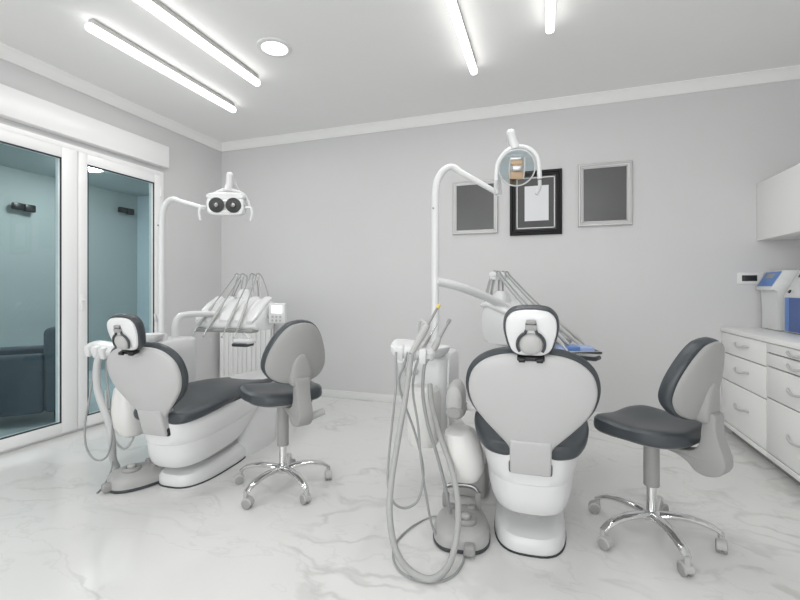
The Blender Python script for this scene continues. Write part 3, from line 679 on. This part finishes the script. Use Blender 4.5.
# ------------------------------------------------------------------ instrument consoles
def console(label, place, rot, width, arm_pts, monitor, hp_labels, arm_r=.02, sy=1.0, hs=1.0):
    t = thing('instrument_console', label, 'instrument console', (0, 0, 0), place, rot)
    t.scale = (1, sy, hs)
    R = Matrix.Translation(V(place)) @ Matrix.Rotation(rot, 4, 'Z') @ Matrix.Diagonal((1, sy, hs, 1)); Ri = R.inverted()
    W = width/2
    sl = V((0, -.30, -.20)).normalized(); nn = V((0, -.20, .30)).normalized()
    # body: wedge with rounded ends, section in the y-z plane, lofted along x
    def sec(s):
        return [(.12*s, -.03), (.13*s, .12*s+.02), (.09*s, .19*s+.01), (-.02*s, .145*s), (-.14*s, .045*s), (-.175*s, .0), (-.17*s, -.035), (-.10*s, -.05), (.06*s, -.05)]
    rings = []
    for x, s in ((-W, .70), (-W+.012, .86), (-W+.04, .95), (-W*.5, 1), (0, 1), (W*.5, 1), (W-.04, .95), (W-.012, .86), (W, .70)):
        pr = catmull([V((0, y, z)) for y, z in sec(s)], 4, True)
        rings.append([V((x, p.y, p.z)) for p in pr])
    part('console_body', loft_bm(rings), M_white, t)
    b = B(); box(b, (-W+.02, -.185, -.065), (W-.02, -.09, -.035), .012, 3); part('front_rail', b, M_grey, t, label='grey front rail')
    # raised central hump
    b = B(); loft(b, [[V((a, .10+y, z)) for a, y in superell(hw, hy, 2.8, 28)] for z, hw, hy in ((.10, .075, .05), (.18, .07, .045), (.25, .055, .035), (.275, .035, .02))]); part('console_hump', b, M_white, t)
    # padded dividers between instruments
    xs = [-W*.62, -W*.30, W*.22, W*.55]
    for x in [-W*.84, -W*.46, -W*.03, W*.385, W*.80]:
        w = .045 if abs(x) > .03 else .062
        b = B(); loft(b, [[V((x+a*s, y, z+c*s)) for a, c in superell(w, .022, 2.6, 20)] for y, z, s in ((.12, .185, .6), (.09, .195, .95), (-.02, .14, 1), (-.13, .055, 1), (-.17, .02, .6))])
        part('divider', b, M_white, t)
    # whips with guide pulleys at the top
    for i, x in enumerate(xs):
        xt = x*.62+.02
        b = B(); tube(b, [(x, .12, .12), ((x+xt)/2, .13, .25), (xt, .12, .37)], .0035, 8, 5)
        w = part('whip_arm', b, M_steel, t)
        b = B(); cyl(b, (xt-.010, .115, .385), (xt+.010, .115, .385), .019, seg=18, bev=.004); box(b, (xt-.006, .10, .35), (xt+.006, .13, .37), .002); part('hose_guide', b, M_white, w)
    # under-console tray handle
    b = B(); tube(b, [(W*.35, -.10, -.05), (W*.7, -.18, -.07), (W*1.0, -.24, -.10)], .010, 12, 6); part('tray_arm', b, M_white, t)
    b = B(); box(b, (W*.62, -.30, -.135), (W*1.12, -.20, -.100), .015, 3); th_ = part('grip', b, M_white, t)
    b = B(); box(b, (W*.60, -.305, -.155), (W*1.05, -.205, -.130), .008, 2); part('grip_underside', b, M_piping, th_)
    if monitor:
        b = B(); box(b, (W+.015, -.02, .0), (W+.165, .015, .165), .012, 3); mo = part('control_panel', b, M_white, t)
        part('screen', box(B(), (W+.045, -.024, .085), (W+.140, -.0195, .145), .002), M_screen, mo)
        b = B()
        for i in range(3):
            for j in range(2): cyl(b, (W+.055+i*.035, -.025, .055-j*.03), (W+.055+i*.035, -.019, .055-j*.03), .009, seg=12)
        part('button', b, M_lgrey, mo)
        b = B(); cyl(b, (W-.03, 0, .04), (W+.03, 0, .06), .012); part('panel_mount', b, M_lgrey, t)
    b = B(); tube(b, [Ri @ V(p) for p in arm_pts], arm_r, 18, 7); part('support_arm', b, M_white, t)
    cx0 = Ri @ V(arm_pts[-1])
    b = B(); cyl(b, (cx0.x, cx0.y, cx0.z-.03), (cx0.x, cx0.y, cx0.z+.03), arm_r*1.5, bev=.005); part('arm_joint', b, M_white, t)
    # handpieces resting in the slots (things of their own)
    kinds = [('slim', .0085), ('slim', .0095), ('turbine', .009), ('syringe', .010)]
    for i, x in enumerate(xs):
        xb = x*1.12; xt = x*.62+.02
        h = thing('dental_handpiece', hp_labels[i], 'handpiece', (0, 0, 0), place, rot, group='handpieces lying in the instrument consoles')
        h.scale = (1, sy, hs)
        p_top = V((x*.9, -.07, .165)); p_low = V((xb, -.238, -.035))
        d = (p_low-p_top).normalized()
        b = B(); tube(b, [p_top, p_top+d*.05, p_low-d*.04, p_low], [.008, .0125, .0115, .008], 14); part('handle', b, M_lgrey, h)
        b = B(); q = p_low; tube(b, [q, q+V((-.003, -.022, -.035)), q+V((-.012, -.028, -.075 if i == 0 else -.055))], [.0055, .004, .0035], 10); ball(b, q+V((-.012, -.028, -.075 if i == 0 else -.055)), .007)
        part('head', b, M_steel, h)
        b = B(); tube(b, [p_top, p_top+(V((xt, .095, .395))-p_top)*.33+V((0, .0, -.006)), p_top+(V((xt, .095, .395))-p_top)*.66+V((0, 0, -.006)), V((xt, .09, .385)), V((xt, .097, .402)), V((xt+.012, .115, .407)), V((xt+.03, .14, .37)), V((x+.04, .145, .22)), V((x+.03, .13, .12))], .0048, 8, 6)
        part('hose', b, M_hose, h)
    return t
zA = .905
console('white instrument console above the left dental chair, before the radiator', (-2.42, 2.94, .872), math.radians(3), .58,
        [(XA-.56, 2.50, .78), (XA-.56, 2.50, .87), (XA-.555, 2.53, .935), (XA-.53, 2.60, .955), (XA-.47, 2.80, .95), (XA-.40, 2.93, .93)], True,
        ['handpiece furthest left on the console above the left dental chair', 'second handpiece from the left on the left chair console', 'third handpiece from the left on the left chair console', 'handpiece nearest the small screen on the left chair console'], .024)
console('white instrument console half hidden behind the right chair headrest', (-.15, 2.89, .862), math.radians(68), .46,
        [(XB_-.525, 2.35, 1.195), (XB_-.40, 2.46, 1.16), (-.30, 2.68, 1.08), (-.24, 2.78, 1.03), (-.20, 2.83, .97)], False,
        ['handpiece nearest the wall side on the right chair console', 'second handpiece from the left on the right chair console', 'third handpiece from the left on the right chair console', 'handpiece furthest right on the right chair console'], .024, 1.4, 1.0)
# instrument tray with blue packs beside the right headrest
tc = at(573, 351, 2.5)
t = thing('instrument_tray', 'steel tray at the right of the right chair headrest carrying a blue pack', 'tray', (0, 0, 0), (tc.x, tc.y, tc.z), math.radians(14))
b = B(); box(b, (-.125, -.09, -.004), (.125, .09, 0), .001); 
for lo, hi in (((-.13, -.095, -.004), (-.122, .095, .012)), ((.122, -.095, -.004), (.13, .095, .012)), ((-.13, -.095, -.004), (.13, -.088, .012)), ((-.13, .088, -.004), (.13, .095, .012))): box(b, lo, hi, .002)
part('pan', b, M_chrome, t)
b = B(); tube(b, [(-.12, 0, -.012), (-.22, .03, -.014), (-.36, .12, .0), (-.44, .16, .04)], .012, 12, 5); part('tray_arm', b, M_white, t)
t2 = thing('instrument_pack', 'pale blue paper pack lying on the steel instrument tray', 'pack', (0, 0, 0), (tc.x, tc.y, tc.z), math.radians(14))
b = B(); box(b, (-.105, -.065, .001), (.10, .065, .030), .008, 2); part('sleeve', b, M_bluep, t2)
b = B(); box(b, (-.06, -.067, .010), (.02, .05, .033), .002); part('paper_strip', b, M_blue, t2)

# ------------------------------------------------------------------ suction handles and hoses on the assistant holders
def hose_thing(name, label, cat, pts, r, m, handle=None, group=None, sm=8):
    o = V(pts[0]); t = thing(name, label, cat, tuple(o), group=group)
    part('hose', tube(B(), pts, r, 12, sm), m, t)
    if handle:
        for nm, p, rr, mm in handle:
            part(nm, tube(B(), p, rr, 16), mm, t)
    return t
Hz = 1.99
# big suction handle, right unit
tip = at(438, 307, 2.02); bs = at(411, 354, 1.93); mid = tip.lerp(bs, .40); m2 = tip.lerp(bs, .36)
hose_thing('suction_hose', 'thick pale suction hose hanging to the floor from the right unit, yellow tipped handle', 'hose',
    [bs, at(409, 372, 1.92), at(405, 400, 1.90), at(398, 440, 1.86), at(391, 485, 1.80), at(390, 520, 1.75), at(397, 553, 1.72), at(413, 573, 1.70), at(432, 579, 1.675), at(448, 566, 1.715), at(456, 540, 1.78), at(458, 505, 1.86), at(452, 470, 1.95), at(440, 435, 2.02), at(432, 405, 2.08), at(430, 385, 2.20)], .0135, M_hosem,
    [('handle', [mid, mid.lerp(bs, .25), mid.lerp(bs, .6), bs], [.013, .019, .016, .012], M_lgrey), ('nozzle', [tip, m2, mid], [.006, .007, .011], M_grey), ('tip', [tip.lerp(bs, -.05), tip.lerp(bs, .03)], [.008, .009], M_yellow)], 'suction hoses on the right unit')
tip = at(449, 321, 2.05); bs = at(429, 357, 1.96); mid = tip.lerp(bs, .5)
hose_thing('suction_hose', 'darker suction hose of the right unit, with a grey handle nearest the headrest', 'hose',
    [bs, at(424, 368, 1.96), at(423, 395, 1.97), at(428, 425, 1.98), at(437, 455, 1.99), at(446, 490, 2.0), at(450, 515, 2.02), at(452, 535, 2.0)], .008, M_hose,
    [('handle', [mid, mid.lerp(bs, .3), mid.lerp(bs, .7), bs], [.011, .017, .013, .010], M_lgrey), ('nozzle', [tip, mid], [.006, .008], M_hose), ('tip', [tip.lerp(bs, -.04), tip.lerp(bs, .05)], [.009, .009], M_grey)], 'suction hoses on the right unit')
tip = at(438, 323, 2.03); bs = at(421, 352, 1.95)
hose_thing('air_syringe', 'thin air syringe between the two suction handles of the right unit', 'syringe',
    [bs, at(415, 370, 1.94), at(413, 392, 1.94), at(418, 425, 1.94), at(421, 460, 1.93), at(426, 495, 1.92), at(433, 528, 1.93), at(446, 548, 1.93), at(456, 552, 1.93)], .0055, M_hose,
    [('handle', [tip.lerp(bs, .45), bs], [.006, .009], M_steel), ('nozzle', [tip, tip.lerp(bs, .45)], [.003, .004], M_chrome)])
hose_thing('supply_hose', 'thin grey hose looping below the left end of the right holder', 'hose',
    [at(396, 352, 1.93), at(396, 362, 1.93), at(396, 385, 1.93), at(393, 415, 1.92), at(389, 455, 1.90), at(388, 485, 1.88), at(394, 503, 1.87), at(406, 508, 1.88), at(418, 500, 1.9), at(423, 480, 1.92), at(422, 460, 1.95), at(414, 430, 1.98), at(403, 400, 2.0), at(399, 380, 2.0), at(404, 366, 1.98), at(408, 352, 1.95)], .0055, M_hose)
# left unit: hoses hanging at the left of the backrest
hose_thing('suction_hose', 'thick white suction hose hanging beside the left dental chair, before the glass', 'hose',
    [at(101, 352, 2.60), at(97, 365, 2.59), at(97, 385, 2.58), at(101, 402, 2.57), at(108, 420, 2.57), at(112, 440, 2.58), at(113, 458, 2.62), at(117, 468, 2.66)], .020, M_hosew, None, 'suction hoses on the left unit')
hose_thing('suction_hose', 'thin grey hose looping down before the glass left of the left dental chair', 'hose',
    [at(97, 352, 2.62), at(94, 368, 2.60), at(90, 395, 2.58), at(85, 425, 2.56), at(86, 446, 2.55), at(93, 458, 2.54), at(102, 460, 2.54), at(109, 452, 2.55), at(112, 432, 2.56), at(110, 405, 2.6), at(107, 380, 2.62), at(106, 352, 2.62)], .0055, M_hose, None, 'suction hoses on the left unit')
hose_thing('supply_hose', 'short pale hose curving under the white housing of the left dental chair', 'hose',
    [at(134, 410, 2.66), at(135, 425, 2.66), at(133, 438, 2.65), at(126, 448, 2.65), at(119, 446, 2.66), at(113, 436, 2.68), at(108, 415, 2.7), at(106, 390, 2.7)], .007, M_hosew)

# ------------------------------------------------------------------ foot controls
def foot_control(label, place, rot, cable, clabel):
    t = thing('foot_control', label, 'foot control', (0, 0, 0), place, rot, group='foot controls on the floor'); t.scale = (1.0, 1.0, 1.45)
    poly = outline([(0, -.155), (.07, -.15), (.115, -.10), (.128, -.02), (.115, .07), (.085, .13), (.04, .150), (0, .152)], 5)
    I = Matrix()
    b = B(); slab(b, poly, [(.008, 0.0), (0, .008), (0, .030), (.008, .045), (.02, .052)], I, dome1=[(.75, .060), (.4, .066), (.1, .067)]); part('casing', b, M_foot, t)
    b = B(); slab(b, poly, [(.0, 0.001), (-.003, .004), (-.003, .010), (0, .013)], I); part('rubber_skirt', b, M_piping, t)
    b = B(); lathe(b, [(.050, .055), (.052, .068), (.046, .076), (.030, .074), (.026, .070), (0, .070)], Matrix.Translation((.02, -.045, 0)), 30); part('pedal_disc', b, M_grey, t, label='round grey pedal')
    b = B(); lathe(b, [(.022, .068), (.022, .080), (.016, .084), (0, .085)], Matrix.Translation((.02, -.045, 0)), 20); part('pedal_cap', b, M_lgrey, t)
    for dx, dy in ((-.05, .06), (.045, .065)):
        b = B(); lathe(b, [(.020, .050), (.020, .068), (.015, .074), (0, .075)], Matrix.Translation((dx, dy, 0)), 18); part('button', b, M_grey, t)
    b = B(); tube(b, [(-.08, .095, .055), (-.085, .10, .115), (-.02, .105, .125), (.05, .105, .122), (.075, .10, .10), (.075, .095, .055)], .008, 12, 5); part('carry_handle', b, M_steel, t)
    part('handle_post', box(B(), (-.10, .085, .05), (-.065, .115, .10), .008, 2), M_grey, t); part('handle_post', box(B(), (.06, .085, .05), (.09, .115, .11), .008, 2), M_grey, t)
    b = B(); box(b, (.015, -.195, .006), (.065, -.135, .038), .012, 3); part('lever', b, M_grey, t)
    c = thing('foot_control_cable', clabel, 'cable', (0, 0, 0)); part('cable', tube(B(), cable, .0045, 10, 8), M_hose, c)
g = .006
def gp(px, py, z=g): 
    return at(px, py, (EYE-z)*FPX/(py-289))
foot_control('grey foot control with round pedal on the floor by the left chair', (XA-.235, 1.93, 0), math.radians(-28),
    [at(113, 452, 2.62), at(112, 466, 2.6), at(108, 478, 2.55), gp(101, 489), gp(97, 493), at(98, 492, 2.42)][:5], 'grey cable running down to the foot control of the left chair')
foot_control('grey foot control with round pedal on the floor by the right chair', (XB_-.31, 2.00, 0), math.radians(8),
    [at(441, 518, 2.02), gp(432, 517), gp(413, 526), gp(397, 541), gp(393, 556), gp(400, 571), gp(417, 580), gp(437, 582), gp(454, 575), gp(463, 562), gp(464, 552)], 'thin grey cable looping on the floor before the right foot control')

# ------------------------------------------------------------------ stools
def stool(label, place, rot, leg_rot, h=0.0):
    t = thing('dentist_stool', label, 'stool', (0, 0, 0), place, rot, group='wheeled dentist stools')
    for i in range(5):
        a = leg_rot-rot+i*2*PI/5; c, s = math.cos(a), math.sin(a); q = V((-s, c, 0)); d = V((c, s, 0))
        def P(r, z): return d*r+V((0, 0, z))
        path = catmull([P(.02, .112), P(.08, .120), (P(.16, .118)), P(.23, .100), P(.268, .076)], 5)
        rings = []
        n = len(path)
        for k, p in enumerate(path):
            f = k/(n-1); w = .027-.009*f; hh = .016-.004*f
            rings.append([p+q*w*math.cos(2*PI*j/14)+V((0, 0, 1))*hh*math.sin(2*PI*j/14) for j in range(14)])
        lg = part('leg', loft_bm(rings), M_chrome, t)
        sw = a+.6+i*1.3; e = V((math.cos(sw), math.sin(sw), 0)); e2 = V((-e.y, e.x, 0)); cc = P(.268, 0)+e*.012
        b = B(); cyl(b, P(.268, .050), P(.268, .082), .012, seg=12)
        rr = []
        for j2, (off) in enumerate((-.020, -.018, .018, .020)):
            sc2 = .86 if abs(off) > .019 else 1
            rr.append([cc+e2*off+(e*math.cos(th)+V((0, 0, 1))*math.sin(th))*.029*sc2+V((0, 0, .029)) for th in [math.radians(-10+200*k/12) for k in range(13)]])
        loft(b, rr); part('caster_hood', b, M_lgrey, lg)
        b = B()
        for off in (-.013, .013): cyl(b, cc+e2*(off-.0085)+V((0, 0, .025)), cc+e2*(off+.0085)+V((0, 0, .025)), .025, seg=20, bev=.004)
        part('caster_wheel', b, M_grey, lg)
    part('hub', lathe(B(), [(.020, .085), (.036, .092), (.040, .115), (.034, .128), (.026, .134)], None, 28), M_chrome, t)
    part('gas_lift', cyl(B(), (0, 0, .12), (0, 0, .32+h), .021, seg=24), M_chrome, t)
    part('lift_sleeve', cyl(B(), (0, 0, .245), (0, 0, .465+h), .033, .033, 24, .003), M_grey, t)
    zs = .468+h
    part('seat_plate', loft_bm([[V((a, b_-.01, z)) for a, b_ in superell(w, w*.95, 2.6, 32)] for z, w in ((zs-.012, .09), (zs+.002, .15), (zs+.016, .175), (zs+.020, .17))]), M_lgrey, t)
    # seat: +y is the front
    so = outline([(0, -.195), (.09, -.19), (.165, -.155), (.205, -.08), (.212, 0), (.215, .08), (.195, .155), (.13, .20), (.05, .205), (0, .202)], 5)
    def bend(x, y, z):
        return (x, y, z+.018*math.exp(-((y-.17)/.07)**2)*0+ (.028*(abs(x)/.21)**2 if z > .03 else 0) - (.018 if z > .03 else 0)*math.exp(-(y/.13)**2))
    b = B(); slab(b, so, [(.035, 0), (.014, .004), (.003, .014), (0, .028), (.003, .042), (.013, .055), (.03, .063)], Matrix.Translation((0, 0, zs+.016)), dome0=[(.3, -.001)], dome1=[(.85, .067), (.6, .070), (.3, .070), (.08, .070)], bend=bend)
    part('seat_cushion', b, M_leather, t)
    # backrest, behind the seat (-y), slightly reclined
    ra = math.radians(10); sv = V((0, -math.sin(ra), math.cos(ra))); nv = V((0, -math.cos(ra), -math.sin(ra)))
    Mb = basis((0, -.195, zs+.130), (-1, 0, 0), sv, nv)
    bo = outline([(0, 0), (.08, .006), (.145, .032), (.180, .085), (.178, .15), (.155, .22), (.116, .29), (.070, .335), (.02, .350), (0, .351)], 5)
    def cur(x, y, z): return (x, y, z-1.3*x*x)
    b = B(); slab(b, bo, [(.028, -.062), (.010, -.056), (.001, -.038), (0, -.02), (.002, -.006), (.010, 0)], Mb, dome0=[(.1, -.052), (.5, -.055), (.8, -.060)], dome1=[(.5, 0)], bend=cur)
    part('backrest_cushion', b, M_leather, t)
    b = B(); slab(b, offset(bo, .008), [(.006, -.002), (0, .004), (.004, .014), (.014, .020)], Mb, dome1=[(.8, .026), (.5, .030), (.15, .031)], bend=cur)
    part('backrest_shell', b, M_grey, t, label='mid grey plastic back shell')
    bo2 = outline([(0, .008), (.045, .009), (.060, .03), (.058, .08), (.045, .135), (.022, .172), (0, .180)], 4)
    tp = lambda x, y, h: (x, y, h*(1.0-.38*y/.18) if h > .02 else h)
    b = B(); slab(b, bo2, [(0, .010), (.0, .040), (.005, .052), (.014, .058)], Mb, dome1=[(.5, .060)], bend=tp); part('bracket_boss', b, M_grey, t)
    # curved support bracket
    sp = [(-.232, .17), (-.218, .10), (-.214, .05), (-.190, .010), (-.14, -.004), (-.05, -.004), (-.045, -.022), (-.12, -.030), (-.165, -.050), (-.195, -.078), (-.235, -.088), (-.285, -.070), (-.308, -.03), (-.300, .02), (-.282, .07), (-.274, .12), (-.272, .17)]
    sp = [(p.x, p.y) for p in catmull([V((a, c, 0)) for a, c in sp], 3, True)]
    Ms = basis((0, 0, zs), (0, 1, 0), (0, 0, 1), (1, 0, 0))
    part('back_bracket', slab(B(), sp, [(.010, -.040), (.003, -.037), (0, -.030), (0, .030), (.003, .037), (.010, .040)], Ms), M_grey, t)
    b = B(); cyl(b, (.035, -.24, zs-.055), (.13, -.255, zs-.025), .021, .019, 16, .004); part('adjuster_knob', b, M_lgrey, t)
    b = B(); cyl(b, (.05, -.02, zs-.01), (.165, -.04, zs-.02), .006); part('height_lever', b, M_piping, t)
    return t
stool('dark grey wheeled stool standing right of the left dental chair', (-1.44, 2.14, 0), math.radians(57), math.radians(187), .035)
stool('dark grey wheeled stool standing right of the right dental chair, near the cabinets', (.465, 2.245, 0), math.radians(50), math.radians(142), .0)

# ------------------------------------------------------------------ camera, world, view
cam = bpy.data.cameras.new('camera'); co = bpy.data.objects.new('camera', cam); C.objects.link(co)
cam.sensor_width = 36; cam.lens = 36*FPX/800; cam.shift_y = -11/800; cam.clip_start = .05
co.location = (0, 0, EYE); co.rotation_euler = (PI/2, 0, YAW); sc.camera = co
w = bpy.data.worlds.new('world'); sc.world = w; w.use_nodes = True
w.node_tree.nodes['Background'].inputs[0].default_value = (.8, .88, 1, 1); w.node_tree.nodes['Background'].inputs[1].default_value = .5
sc.view_settings.view_transform = 'Standard'; sc.view_settings.look = 'None'; sc.view_settings.gamma = 1
sc.view_settings.exposure = -.07
sc.cycles.max_bounces = 10; sc.cycles.diffuse_bounces = 6; sc.cycles.use_denoising = True
